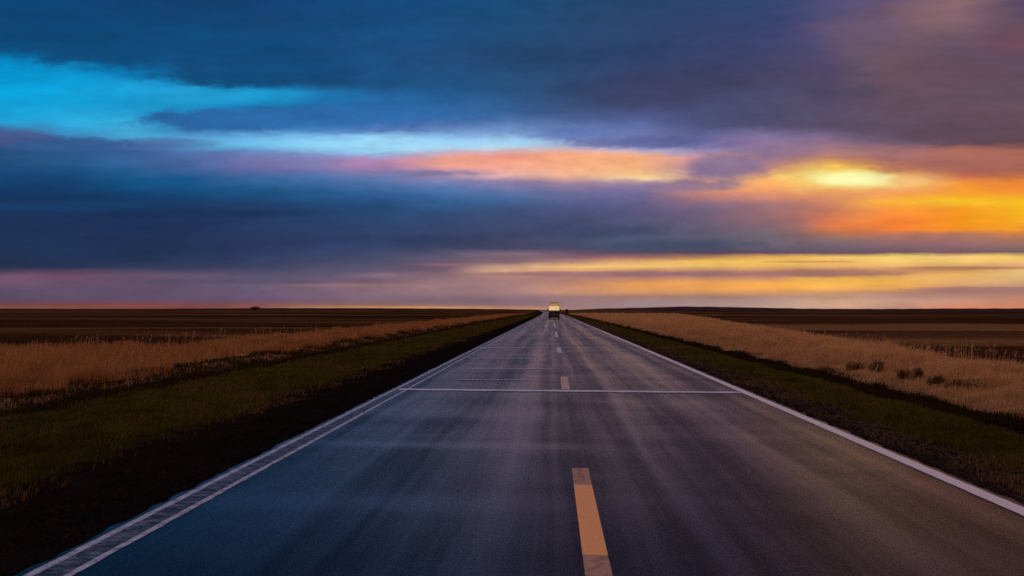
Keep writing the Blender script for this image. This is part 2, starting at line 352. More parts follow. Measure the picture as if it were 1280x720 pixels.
near = g.ramp(g.m('DIVIDE', g.m('ADD', lx, 20.0), 40.0, clamp=True), [
    (P(-11.6), C_gold), (P(-11.0), C_shade), (P(-10.2), (0.02, 0.018, 0.006)), (P(-9.5), C_green), (P(-6.0), C_green), (P(-5.2), (0.014, 0.008, 0.006)), (P(-4.6), (0.010, 0.0065, 0.005)), (P(-3.4), (0.008, 0.006, 0.006)),
    (P(4.3), C_gravel), (P(4.9), (0.045, 0.034, 0.022)), (P(5.3), C_green), (P(7.2), C_green), (P(7.7), C_shade), (P(8.4), C_shade), (P(8.9), C_gold)])
# far fields, striped by real patches of heather and dry grass
fv = g.xyz(g.m('MULTIPLY', PX, 0.0045), g.m('MULTIPLY', PY, 0.030), 0.0)
fn = g.noise(fv, 1.0, 5, 0.62, 0.3)
edge_n = g.m('MULTIPLY', g.m('SUBTRACT', g.noise(pos, 0.06, 5, 0.6), 0.5), 1.0)
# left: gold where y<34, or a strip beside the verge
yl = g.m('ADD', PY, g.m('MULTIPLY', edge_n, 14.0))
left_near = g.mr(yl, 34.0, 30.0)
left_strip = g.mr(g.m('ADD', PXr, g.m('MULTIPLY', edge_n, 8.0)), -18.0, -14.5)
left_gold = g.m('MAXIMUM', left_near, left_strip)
xr_ = g.m('ADD', PXr, g.m('MULTIPLY', edge_n, 8.0))
right_lim = g.m('ADD', g.m('MULTIPLY', PY, 0.15), 9.6)
right_strip = g.mr(g.m('SUBTRACT', xr_, right_lim), 1.0, -1.0)
right_band = g.m('MULTIPLY', g.mr(yl, 62.0, 66.0), g.mr(yl, 100.0, 88.0))
right_gold = g.m('MAXIMUM', right_strip, g.m('MULTIPLY', right_band, 0.6))
side = g.m('GREATER_THAN', PXr, 0.0)
gold = g.m('ADD', g.m('MULTIPLY', right_gold, side), g.m('MULTIPLY', left_gold, g.m('SUBTRACT', 1.0, side)))
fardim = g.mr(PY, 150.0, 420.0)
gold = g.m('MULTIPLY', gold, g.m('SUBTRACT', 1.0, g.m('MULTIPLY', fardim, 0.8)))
streak = g.mr(fn, 0.52, 0.66, 0.0, 0.55)
gold = g.m('MAXIMUM', gold, streak)
heath = g.ramp(fn, [(0.36, (0.024, 0.010, 0.005)), (0.47, (0.042, 0.018, 0.008)), (0.54, (0.070, 0.030, 0.011)), (0.66, (0.15, 0.065, 0.022))])
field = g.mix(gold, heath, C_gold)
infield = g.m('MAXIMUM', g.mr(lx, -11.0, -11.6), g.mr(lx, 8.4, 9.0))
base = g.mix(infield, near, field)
fine = g.noise(pos, 14.0, 5, 0.7)
mid = g.noise(pos, 2.2, 6, 0.65)
k = g.m('MULTIPLY', g.mr(fine, 0.3, 0.7, 0.65, 1.35), g.mr(mid, 0.3, 0.7, 0.5, 1.5))
sv = g.new('ShaderNodeVectorMath', operation='SCALE'); g.l.new(base, sv.inputs[0]); g.l.new(k, sv.inputs['Scale'])
g.put(gb.inputs['Base Color'], sv.outputs[0]); gb.inputs['Roughness'].default_value = 0.95
gb.inputs['Specular IOR Level'].default_value = 0.0
bp = g.new('ShaderNodeBump'); bp.inputs['Strength'].default_value = 0.45; bp.inputs['Distance'].default_value = 0.04
g.l.new(g.m('ADD', fine, g.m('MULTIPLY', mid, 1.5)), bp.inputs['Height']); g.l.new(bp.outputs[0], gb.inputs['Normal'])
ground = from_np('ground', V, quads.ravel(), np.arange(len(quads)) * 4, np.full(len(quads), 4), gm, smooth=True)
tag(ground, kind='structure')

# ------------------------------------------------------------------ road
rm, r, rb = material('wet_asphalt')
geo = r.new('ShaderNodeNewGeometry'); pos = geo.outputs['Position']
sp = r.new('ShaderNodeSeparateXYZ'); r.l.new(pos, sp.inputs[0]); PX, PY, PZ = sp.outputs
yb = r.m('MINIMUM', r.m('MAXIMUM', r.m('SUBTRACT', PY, 130.0), 0.0), 400.0)
RX = r.m('ADD', PX, r.m('MULTIPLY', r.m('MULTIPLY', yb, yb), 2.6e-5))
wob = r.m('MULTIPLY', r.m('SUBTRACT', r.noise(r.xyz(RX, r.m('MULTIPLY', PY, 0.12), 0.0), 0.8, 3), 0.5), 0.5)
RXw = r.m('ADD', RX, wob)
# long streaks drawn by tyres, crosswise bands left by the paver
lon = r.noise(r.xyz(r.m('MULTIPLY', RXw, 2.4), r.m('MULTIPLY', PY, 0.035), 0.0), 1.0, 6, 0.6)
tra = r.noise(r.xyz(r.m('MULTIPLY', RX, 0.22), r.m('MULTIPLY', PY, 1.1), 5.0), 1.0, 3, 0.5)
blot = r.noise(pos, 0.45, 3, 0.5)
grain = r.noise(pos, 48.0, 5, 0.8)
grain2 = r.noise(pos, 22.0, 6, 0.75)
def track(c, wd):
    return r.m('POWER', 2.718, r.m('MULTIPLY', r.m('POWER', r.m('ABSOLUTE', r.m('DIVIDE', r.m('SUBTRACT', RXw, c), wd)), 2.0), -1.0))
tr = None
for c, wd, a in ((-0.55, 0.22, 1.0), (-2.25, 0.25, 0.6), (1.15, 0.15, 1.0), (2.55, 0.30, 0.9), (0.02, 0.10, 0.5)):
    t = r.m('MULTIPLY', track(c, wd), a); tr = t if tr is None else r.m('ADD', tr, t)
wet = r.m('ADD', r.m('MULTIPLY', lon, 1.2), r.m('MULTIPLY', tra, 0.35))
wet = r.m('ADD', wet, r.m('MULTIPLY', blot, 0.5))
wet = r.m('ADD', wet, r.m('MULTIPLY', tr, 0.26))
for (yc, wd, a_) in ((8.6, 0.22, 0.30), (6.0, 0.25, 0.22), (11.2, 0.5, 0.12), (19.5, 0.6, 0.14), (26.0, 0.8, 0.2)):
    bnd = r.m('POWER', 2.718, r.m('MULTIPLY', r.m('POWER', r.m('ABSOLUTE', r.m('DIVIDE', r.m('SUBTRACT', r.m('ADD', PY, r.m('MULTIPLY', wob, 0.5)), yc), wd)), 2.0), -1.0))
    wet = r.m('ADD', wet, r.m('MULTIPLY', r.m('MULTIPLY', bnd, a_ * 0.8), r.mr(RX, 0.9, -0.6)))
wetf = r.mr(wet, 0.85, 1.5)
rough = r.m('ADD', r.mr(wetf, 0, 1, 0.36, 0.13), r.m('MULTIPLY', r.m('SUBTRACT', grain2, 0.5), 0.07))
rough = r.m('ADD', rough, r.m('MULTIPLY', r.m('SUBTRACT', grain, 0.5), 0.45))
r.put(rb.inputs['Roughness'], rough)
sky_tone = r.mr(wet, 0.95, 1.55, 0.005, 0.016)
sky_tone = r.m('MULTIPLY', sky_tone, r.mr(grain2, 0.3, 0.7, 0.6, 1.4))
sky_tone = r.m('MULTIPLY', sky_tone, r.mr(grain, 0.35, 0.68, 0.15, 2.6))
r.put(rb.inputs['Base Color'], r.xyz(r.m('MULTIPLY', sky_tone, 0.48), r.m('MULTIPLY', sky_tone, 0.58), r.m('MULTIPLY', sky_tone, 1.9)))  # blue of the reflected sky put into the grained asphalt base colour
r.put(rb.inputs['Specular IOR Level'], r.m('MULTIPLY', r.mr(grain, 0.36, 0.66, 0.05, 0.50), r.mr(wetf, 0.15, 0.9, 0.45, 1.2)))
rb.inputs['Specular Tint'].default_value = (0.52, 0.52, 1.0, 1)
bp = r.new('ShaderNodeBump'); bp.inputs['Strength'].default_value = 0.26; bp.inputs['Distance'].default_value = 0.006
r.l.new(r.m('ADD', grain, r.m('MULTIPLY', grain2, 0.8)), bp.inputs['Height']); r.l.new(bp.outputs[0], rb.inputs['Normal'])

def strip(name, x0, x1, y0, y1, z, mat, parent=None, step=4.0, thick=0.0, tilt=0.0, fine=0.0, jit=0.0):
    n = max(1, int(min(400, math.ceil((y1 - y0) / step))))
    yy = np.linspace(y0, y1, n + 1) if y1 < 500 else np.concatenate([np.linspace(y0, 600, n), np.linspace(620, y1, 30)])
    vs = []; fs = []
    if fine:
        yy = np.concatenate([np.arange(y0, 60, fine), yy[yy > 60.5]])
    for i, y in enumerate(yy):
        b = float(bend(y)); sl = tilt
        j0, j1 = (random.gauss(0, jit), random.gauss(0, jit)) if y < 61 else (0, 0)
        vs += [(x0 + b + j0, y, z), (x1 + b + j1, y + sl, z)]
        if i: a = 2 * i; fs.append((a - 2, a - 1, a + 1, a))
    return pydata(name, vs, fs, mat, parent)
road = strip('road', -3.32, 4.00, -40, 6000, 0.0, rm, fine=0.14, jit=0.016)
me = road.data   # give the asphalt a real edge
bm = bmesh.new(); bm.from_mesh(me)
be = [e for e in bm.edges if e.is_boundary]
ex = bmesh.ops.extrude_edge_only(bm, edges=be)
for v in ex['geom']:
    if isinstance(v, bmesh.types.BMVert): v.co.z -= 0.09
bm.to_mesh(me); bm.free()
tag(road, kind='structure')

def paint(name, c, wear_lo, wear_hi, base=(0.03, 0.03, 0.034), sc_=9.0, rgh=0.5):
    m, p, b = material(name)
    geo = p.new('ShaderNodeNewGeometry'); ps = geo.outputs['Position']
    a = p.noise(ps, sc_, 7, 0.7); c2 = p.noise(ps, 70.0, 4, 0.7)
    wv = p.m('ADD', p.m('MULTIPLY', a, 0.65), p.m('MULTIPLY', c2, 0.35))
    f = p.mr(wv, wear_lo, wear_hi)
    p.put(b.inputs['Base Color'], p.mix(f, base, c))
    b.inputs['Roughness'].default_value = rgh
    bp = p.new('ShaderNodeBump'); bp.inputs['Strength'].default_value = 0.4; bp.inputs['Distance'].default_value = 0.003
    p.l.new(c2, bp.inputs['Height']); p.l.new(bp.outputs[0], b.inputs['Normal'])
    return m
m_white = paint('worn_white_paint', (0.62, 0.60, 0.62), 0.30, 0.46)
m_wline = paint('edge_white_paint', (0.80, 0.76, 0.76), 0.22, 0.42)
m_white2 = paint('thin_white_paint', (0.52, 0.57, 0.68), 0.34, 0.54)
m_ghost = paint('faded_white_paint', (0.20, 0.23, 0.32), 0.47, 0.62, base=(0.012, 0.013, 0.022), sc_=14.0)
gn = NT(m_ghost.node_tree)
for q in gn.n:
    if q.type == 'TEX_NOISE' and abs(q.inputs['Scale'].default_value - 14.0) < .1:
        src = q.inputs['Vector'].links[0].from_socket
        mp = gn.new('ShaderNodeMapping'); gn.l.new(src, mp.inputs[0]); mp.inputs['Scale'].default_value = (0.35, 0.95, 1)
        gn.l.new(mp.outputs[0], q.inputs['Vector'])
m_yellow = paint('worn_yellow_paint', (1.0, 0.47, 0.14), 0.31, 0.42)
m_tan = paint('faded_yellow_paint', (0.52, 0.29, 0.16), 0.34, 0.52)
m_joint = paint('pale_joint_strip', (0.66, 0.70, 0.80), 0.28, 0.48, rgh=0.4)  # pale blue-grey strips along the cross joints
m_joint2 = paint('thin_joint_strip', (0.55, 0.62, 0.80), 0.36, 0.58, rgh=0.36)

# left edge marking: two thin lines with a scuffed band between, right: one solid line
ZP = 0.004
strip('edge_line', -3.26, -3.195, -20, 3000, ZP, m_white2, road, fine=0.1, jit=0.003)
strip('edge_line', -3.195, -3.015, -20, 3000, ZP, m_ghost, road)
strip('edge_line', -3.015, -2.955, -20, 3000, ZP, m_white2, road, fine=0.1, jit=0.003)
strip('edge_line', 3.78, 3.94, -20, 3000, ZP, m_wline, road, fine=0.1, jit=0.003)

def dist(py): return ground_pt(VPX, py).y
dashes = [(dist(729), dist(585)), (dist(487), dist(471)), (dist(441), dist(434)), (dist(421.5), dist(414.5)), (dist(409.5), dist(404.5))]
y = dashes[-1][1]
while y < 420:
    y += 9.2; dashes.append((y, y + 3.0)); y += 3.0
dashes.append((dashes[0][0] - 12.2, dashes[0][0] - 9.2))
CX0, CX1 = 0.205, 0.375
for i, (a, b) in enumerate(dashes):
    if i == 0:
        y1, y2 = dist(693), dist(606)
        strip('centre_dash', CX0, CX1, a, y1, ZP, m_tan, road, 0.5)
        strip('centre_dash', CX0, CX1, y1, y2, ZP, m_yellow, road, 0.5)
        strip('centre_dash', CX0, CX1, y2, b, ZP, m_tan, road, 0.5)
    else:
        strip('centre_dash', CX0, CX1, a, b, ZP, m_white if i in (2, 3) else paint('centre_paint', (0.60, 0.42, 0.32), 0.3, 0.46) if i == 1 else m_white, road, 1.0)

def cross(px0, px1, py, th, mat, tilt_px=0.0):
    a = ground_pt(px0, py); b = ground_pt(px1, py + tilt_px)
    n = 24
    vs = []; fs = []
    for i in range(n + 1):
        t = i / n
        x = a.x + (b.x - a.x) * t; yy = a.y + (b.y - a.y) * t + 0.02 * math.sin(i * 1.9)
        h = th * 0.5 * (0.8 + 0.4 * random.random())
        vs += [(x, yy - h, ZP + 0.004), (x, yy + h, ZP + 0.004)]
        if i: q = 2 * i; fs.append((q - 2, q, q + 1, q - 1))
    return pydata('joint_line', vs, fs, mat, road)
cross(499, 925, 487, 0.26, m_joint, 4.0)
cross(585, 690, 461.5, 0.22, m_joint2); cross(584, 668, 448.0, 0.30, m_joint2)
cross(600, 688, 434.6, 0.45, m_joint2); cross(640, 692, 418.0, 0.7, m_joint2)
cross(575, 660, 475.0, 0.14, m_joint2)

# ------------------------------------------------------------------ far ridge
def hills(name, pts, Yd, depth, mat):
    vs = []; fs = []
    rows = [(-0.5, 0.0), (-0.32, 0.35), (-0.15, 0.78), (0, 1.0), (0.2, 0.8), (0.5, 0.0)]
    pxs = np.linspace(pts[0][0], pts[-1][0], 90)
    tops = np.interp(pxs, [p[0] for p in pts], [p[1] for p in pts])
    for i, px in enumerate(pxs):
        d = ray(px, 380); x = d.x / d.y * Yd
        h = max(0.0, tops[i]) + 0.5 * math.sin(i * 1.7) * min(1, tops[i] / 6) + 0.3 * math.sin(i * 4.1) * min(1, tops[i] / 6)
        for (o, k) in rows:
            vs.append((x * (1 + o * depth / Yd), Yd + o * depth, -1.5 + (h + 1.0) * k))
        if i:
            n = len(rows)
            for j in range(n - 1):
                a = (i - 1) * n + j; b = i * n + j
                fs.append((a, b, b + 1, a + 1))
    return pydata(name, vs, fs, mat, smooth=True)
mh, h_, hb = material('heather_hillside')
geo = h_.new('ShaderNodeNewGeometry')
n = h_.noise(geo.outputs['Position'], 0.01, 6, 0.6)
h_.put(hb.inputs['Base Color'], h_.ramp(n, [(0.35, (0.030, 0.020, 0.028)), (0.65, (0.060, 0.036, 0.040))]))
hb.inputs['Roughness'].default_value = 1.0; hb.inputs['Specular IOR Level'].default_value = 0.0
tag(hills('hills', [(715, 1), (745, 7), (800, 12), (850, 18.5), (900, 17), (960, 13), (1010, 9), (1100, 8.5), (1180, 11), (1290, 12), (1400, 9), (1500, 0)], 3400, 900, mh), kind='structure')
tag(hills('hills', [(-260, 0), (-100, 4), (100, 3), (200, 4), (330, 9), (460, 10), (560, 8), (640, 5), (700, 0)], 4200, 900, mh), kind='structure')

# ------------------------------------------------------------------ grasses
def leaf_mat(name, ca, cb, trans=0.45, scale=1.4):
    m = bpy.data.materials.new(name); m.use_nodes = True; q = NT(m.node_tree)
    for n in list(q.n): q.n.remove(n)
    geo = q.new('ShaderNodeNewGeometry'); ps = geo.outputs['Position']
    a = q.noise(ps, scale, 4, 0.6); b = q.noise(ps, 37.0, 2, 0.6); cc = q.noise(ps, 0.16, 4, 0.6)
    f = q.m('ADD', q.m('MULTIPLY', a, 0.4), q.m('ADD', q.m('MULTIPLY', b, 0.35), q.m('MULTIPLY', cc, 0.25)))
    c = q.mix(q.mr(f, 0.36, 0.64), ca, cb)
    d = q.new('ShaderNodeBsdfDiffuse'); q.l.new(c, d.inputs[0])
    t = q.new('ShaderNodeBsdfTranslucent'); q.l.new(c, t.inputs[0])
    mx = q.new('ShaderNodeMixShader'); mx.inputs[0].default_value = trans
    q.l.new(d.outputs[0], mx.inputs[1]); q.l.new(t.outputs[0], mx.inputs[2])
    o = q.new('ShaderNodeOutputMaterial'); q.l.new(mx.outputs[0], o.inputs[0])
    return m

def blades(name, x, y, hgt, wid, mat, lean=0.25, label=None, cat='grass', parent=None, z=None, wind=0.12):
    n = len(x)
    if z is None: z = ground_z(x, y) - 0.01
    th = rng.uniform(0, 2 * np.pi, n)
    dx, dy = np.cos(th) * wid / 2, np.sin(th) * wid / 2
    la = rng.uniform(0, 2 * np.pi, n); lm = np.abs(rng.normal(0, lean, n)) * hgt
    lx_, ly_ = np.cos(la) * lm + wind * hgt, np.sin(la) * lm
    v = np.empty((n, 5, 3), dtype=np.float32)
    v[:, 0] = np.stack([x - dx, y - dy, z], -1); v[:, 1] = np.stack([x + dx, y + dy, z], -1)
    mx, my = x + lx_ * 0.3, y + ly_ * 0.3
    v[:, 2] = np.stack([mx + dx * .85, my + dy * .85, z + hgt * 0.58], -1)
    v[:, 3] = np.stack([mx - dx * .85, my - dy * .85, z + hgt * 0.58], -1)
    v[:, 4] = np.stack([x + lx_, y + ly_, z + hgt], -1)
    b = (np.arange(n) * 5)[:, None]
    loops = np.concatenate([b, b + 1, b + 2, b + 3, b + 3, b + 2, b + 4], 1).ravel()
    st = np.stack([np.arange(n) * 7, np.arange(n) * 7 + 4], -1).ravel()
    tt = np.tile([4, 3], n)
    o = from_np(name, v.reshape(-1, 3), loops, st, tt, mat, parent)
    if label: tag(o, label, cat, kind='stuff')
    return o

def vnoise(x, y, s, seed=0):
    a = np.sin(x * s + seed) * np.cos(y * s * 0.83 + seed * 2.1) + 0.6 * np.sin((x * 1.7 + y * 0.9) * s + seed * 3.3) + 0.5 * np.cos((y * 2.3 - x * 1.3) * s + seed)
    return a / 2.1
def sampleY(n, a, b, p=1.6):
    u = rng.uniform(0, 1, n); e = 1 - p
    return (a ** e + u * (b ** e - a ** e)) ** (1 / e)

m_gold = leaf_mat('dry_grass_blades', (0.36, 0.17, 0.07), (0.82, 0.54, 0.25), 0.5)
m_gold_l = leaf_mat('russet_grass_blades', (0.20, 0.072, 0.022), (0.62, 0.32, 0.115), 0.5)
m_green = leaf_mat('verge_grass_blades', (0.022, 0.017, 0.003), (0.135, 0.125, 0.014), 0.35, 2.5)
m_shade = leaf_mat('shade_dark_grass_blades', (0.018, 0.012, 0.007), (0.05, 0.032, 0.014), 0.25, 2.0)

# right: tall dry grass
n = 330000
yy = sampleY(n, 5.0, 330.0, 1.75)
lim = 9.6 + 0.15 * yy
t = rng.uniform(0, 1, n) ** 1.15
rx = 8.4 + t * (np.minimum(lim, 60) - 8.4 + 0.8)
clump = vnoise(rx, yy, 1.9, 1) + 0.8 * vnoise(rx, yy, 0.5, 4)
keep = (rng.uniform(0, 1, n) < np.clip(0.62 + 0.5 * clump, 0.05, 1))
front = np.clip((rx - 7.9) / 2.2, 0.35, 1)
hh = (0.46 + 0.22 * clump) * rng.uniform(0.55, 1.25, n) * front
hh *= np.where(rx > lim - 1.5, 0.65, 1.0)
x_ = (rx + bend(yy))[keep]; y_ = yy[keep]; h0 = np.clip(hh[keep], 0.15, 1.15)
blades('dry_grass', x_, y_, h0, np.maximum(0.007, y_ * 0.00075), m_gold, 0.22, 'tall pale golden dry grass standing along the right verge beyond the ditch', 'dry grass')
# left: russet grass field, its near edge ragged
n = 330000
yy = sampleY(n, 7.0, 260.0, 1.65)
wide = np.where(yy < 33, 30 + yy * 0.4, 6.0)
t = rng.uniform(0, 1, n) ** 1.5
rx = -11.6 - t * wide
rag = 1.9 * vnoise(rx * 0, yy, 0.5, 2) + 0.5 * vnoise(rx * 0, yy, 1.9, 5)
clump = vnoise(rx, yy, 1.7, 3) + 0.8 * vnoise(rx, yy, 0.45, 7)
keep = (rng.uniform(0, 1, n) < np.clip(0.7 + 0.35 * clump, 0.1, 1)) & (rx < -12.1 + rag)
hh = (0.32 + 0.15 * clump) * rng.uniform(0.5, 1.25, n)
x_ = (rx + bend(yy))[keep]; y_ = yy[keep]; h0 = np.clip(hh[keep], 0.12, 0.9)
blades('dry_grass', x_, y_, h0, np.maximum(0.008, y_ * 0.00075), m_gold_l, 0.25, 'russet brown dry grass field left of the road, lit orange', 'dry grass')
m_seed = leaf_mat('seed_head_stalks', (0.40, 0.22, 0.10), (0.72, 0.46, 0.24), 0.4)
def stalks(n, x0, x1, ya, yb_, hlo, hhi, lab):
    yy = sampleY(n, ya, yb_, 1.7); rx = rng.uniform(0, 1, n) ** 1.4 * (x1 - x0) + x0
    cl = vnoise(rx, yy, 0.9, 9)
    k = rng.uniform(0, 1, n) < np.clip(0.35 + 0.9 * cl, 0.02, 1)
    yy, rx = yy[k], rx[k]; h = rng.uniform(hlo, hhi, len(yy))
    zg = ground_z(rx, yy)
    wd = np.maximum(0.006, yy * 0.0006)
    # thin stem below, an upright tuft of a head on top
    o1 = blades('dry_grass', rx + bend(yy), yy, h, wd * 0.7, m_seed, 0.06, lab, 'dry grass', wind=0.10)
    m = 3
    rep_ = np.repeat(np.arange(len(yy)), m)
    o2 = blades('dry_grass', (rx + bend(yy) + h * 0.07)[rep_], yy[rep_], h[rep_] * 0.20, (wd * 1.3)[rep_], m_seed, 0.25,
                lab.replace('stalks', 'seed heads'), 'dry grass', z=(zg + h * 0.74)[rep_], wind=0.3)
stalks(9000, 8.7, 17, 6, 90, 0.35, 0.66, 'pale upright stalks standing above the dry grass right of the road')
stalks(4500, -12.4, -26, 8, 60, 0.28, 0.50, 'pale upright stalks standing above the russet grass left of the road')
# dark blades painting the shade at the foot of both grass edges
def shade_band(x0, x1, n, seed, hm, lab):
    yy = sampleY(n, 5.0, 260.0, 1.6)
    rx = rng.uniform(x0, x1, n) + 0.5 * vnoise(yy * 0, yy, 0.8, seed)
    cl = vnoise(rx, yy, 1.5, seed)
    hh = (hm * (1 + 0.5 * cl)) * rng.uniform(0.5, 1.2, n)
    blades('shade_grass', rx + bend(yy), yy, np.clip(hh, 0.05, 0.7), np.maximum(0.008, yy * 0.0008), m_shade, 0.3, lab, 'rank grass')
shade_band(7.6, 8.5, 60000, 2, 0.14, 'dark grass painted as shade in the shallow ditch beside the right verge')
shade_band(-12.4, -10.2, 45000, 6, 0.15, 'dark weeds painted as shade between green verge and russet field on the left')
# short green verges, thinning to gravel
def verge(x0, x1, n, seed, lab):
    yy = sampleY(n, 4.0, 260.0, 1.7)
    rx = rng.uniform(x0, x1, n)
    cl = vnoise(rx, yy, 1.3, seed) + 0.6 * vnoise(rx, yy, 4.2, seed + 3)
    e = np.minimum((rx - x0), (x1 - rx)) / 1.3
    keep = rng.uniform(0, 1, n) < np.clip(0.50 + 0.75 * cl, 0.04, 1) * np.clip(e, 0.08, 1)
    hh = (0.075 + 0.03 * cl) * rng.uniform(0.5, 1.4, n)
    yy, rx, hh = yy[keep], rx[keep], hh[keep]
    blades('verge_grass', rx + bend(yy), yy, np.clip(hh, 0.02, 0.16), np.maximum(0.006, yy * 0.0008), m_green, 0.5, lab, 'grass')
def dead(x0, x1, n, seed, lab):
    yy = sampleY(n, 4.0, 160.0, 1.7); rx = rng.uniform(x0, x1, n)
    cl = vnoise(rx, yy, 0.9, seed) + 0.7 * vnoise(rx, yy, 3.1, seed + 2)
    k = rng.uniform(0, 1, n) < np.clip(0.15 + 0.9 * cl, 0.02, 1)
    yy, rx = yy[k], rx[k]
    blades('dead_grass', rx + bend(yy), yy, rng.uniform(0.02, 0.11, len(yy)), np.maximum(0.006, yy * 0.0008), m_deadg, 0.6, lab, 'dead grass')
m_deadg = leaf_mat('dead_verge_blades', (0.07, 0.035, 0.016), (0.26, 0.15, 0.07), 0.4, 3.0)
dead(4.25, 8.3, 60000, 21, 'brown dead grass tufts scattered through the right verge')
dead(-12.6, -4.9, 100000, 25, 'brown dead grass tufts scattered through the left verge')
verge(4.75, 7.75, 230000, 11, 'short green grass on the narrow verge right of the road')
verge(-10.5, -5.2, 300000, 15, 'short green grass on the wide dark verge left of the road')

# ------------------------------------------------------------------ gravel crumbs at the asphalt edges
m_stone = simple('shoulder_grit', (0.012, 0.008, 0.007), 0.9, 0, 0.5, 3.0)
def grit(x0, x1, n, lab):
    yy = sampleY(n, 3.0, 60.0, 1.9); rx = rng.uniform(x0, x1, n)
    s = rng.uniform(0.006, 0.022, n) * (1 + yy * 0.03)
    z = ground_z(rx, yy)
    oct_ = np.array([(1, 0, 0), (0, 1, 0), (-1, 0, 0), (0, -1, 0), (0, 0, 0.8), (0, 0, -0.5)], dtype=float)
    ang = rng.uniform(0, 6.28, n)
    v = oct_[None] * s[:, None, None] * rng.uniform(0.6, 1.3, (n, 6, 1))
    c, s_ = np.cos(ang)[:, None], np.sin(ang)[:, None]
    vx = v[..., 0] * c - v[..., 1] * s_; vy = v[..., 0] * s_ + v[..., 1] * c
    v = np.stack([vx + (rx + bend(yy))[:, None], vy + yy[:, None], v[..., 2] + z[:, None]], -1)
    f = np.array([(0, 1, 4), (1, 2, 4), (2, 3, 4), (3, 0, 4), (1, 0, 5), (2, 1, 5), (3, 2, 5), (0, 3, 5)])
    L = ((np.arange(n) * 6)[:, None, None] + f[None]).ravel()
    k = n * 8
    o = from_np('gravel', v.reshape(-1, 3), L, np.arange(k) * 3, np.full(k, 3), m_stone)
    tag(o, lab, 'gravel', kind='stuff')
grit(4.02, 5.2, 7000, 'dark loose gravel on the right road shoulder')
grit(-5.6, -3.33, 7000, 'nearly black loose gravel on the left road shoulder')

# ------------------------------------------------------------------ shrubs
m_twig = simple('shrub_twigs', (0.05, 0.03, 0.02), 0.9)
m_leafd = leaf_mat('shrub_leaves', (0.06, 0.033, 0.014), (0.17, 0.092, 0.038), 0.25, 5.0)
def shrub(x, y, wd, ht, label, leafsize=0.02, n=900, name='shrub', cat='shrub', group=None):
    z0 = float(ground_z(np.array([x]), np.array([y]))[0]) - 0.01
    t = empty(name, (x, y, z0)); tag(t, label, cat, group)
    # stems
    vs = []; fs = []
    for k in range(9):
        a = random.uniform(0, 6.28); rr = random.uniform(0.2, 0.8) * wd / 2
        tip = Vector((math.cos(a) * rr, math.sin(a) * rr, ht * random.uniform(0.6, 0.95)))
        r0 = 0.02 * ht + leafsize * 0.1
        b = len(vs)
        for j in range(4):
            aa_ = j * math.pi / 2
            vs.append((math.cos(aa_) * r0, math.sin(aa_) * r0, 0))
        for j in range(4):
            aa_ = j * math.pi / 2
            vs.append((tip.x + math.cos(aa_) * r0 * .3, tip.y + math.sin(aa_) * r0 * .3, tip.z))
        for j in range(4): fs.append((b + j, b + (j + 1) % 4, b + 4 + (j + 1) % 4, b + 4 + j))
    pydata('stem', vs, fs, m_twig, t)
    vs = []; fs = []
    lobes = [(random.uniform(-.32, .32) * wd, random.uniform(-.32, .32) * wd, random.uniform(.35, .7) * ht, random.uniform(.22, .36)) for _ in range(7)]
    for k in range(n):
        lx0, ly0, lz0, lr = random.choice(lobes)
        d = Vector((random.gauss(0, 1), random.gauss(0, 1), random.gauss(0, 1))); d.normalize()
        q = random.uniform(0.3, 1.05) * lr
        p = Vector((lx0 + d.x * q * wd, ly0 + d.y * q * wd, max(0.02 * ht, lz0 + d.z * q * ht)))
        u = Vector((random.gauss(0, 1), random.gauss(0, 1), random.gauss(0, 1))).normalized() * leafsize
        v = u.cross(Vector((random.gauss(0, 1), random.gauss(0, 1), random.gauss(0, 1)))).normalized() * leafsize * 0.5
        b = len(vs); vs += [tuple(p - u), tuple(p + v), tuple(p + u), tuple(p - v)]; fs.append((b, b + 1, b + 2, b + 3))
    pydata('foliage', vs, fs, m_leafd, t)
    return t
GR = 'dark bushes at the front of the tall dry grass on the right'
for px, py, wpx, hpx, lab in [
    (1068, 470, 22, 14, 'low dark bush, the leftmost and flattest of the bushes in the right dry grass'),
    (1097, 474, 20, 18, 'dark rounded bush second from the left in the right dry grass'),
    (1128, 482, 18, 17, 'nearly black small bush in the middle of the bushes in the right dry grass'),
    (1148, 484, 15, 19, 'narrow upright brown bush right after the blackest one in the right dry grass'),
    (1172, 490, 24, 15, 'spreading brown bush, second from the right in the right dry grass'),
    (1204, 497, 34, 16, 'widest low brown bush, the rightmost in the right dry grass')]:
    q = ground_pt(px, py, -0.3); sc_m = q.y / F
    lim_x = max(q.x, 8.6)
    shrub(lim_x, q.y * lim_x / q.x, wpx * sc_m * 1.1, hpx * sc_m * 1.25, lab, 0.022, 800, group=GR)
q = ray(318, 386); Yd = 800.0
shrub(q.x / q.y * Yd, Yd, 12.5, 5.2, 'tiny dark clump of bushes on the left horizon line', 0.5, 900, 'bush_clump', 'bushes')

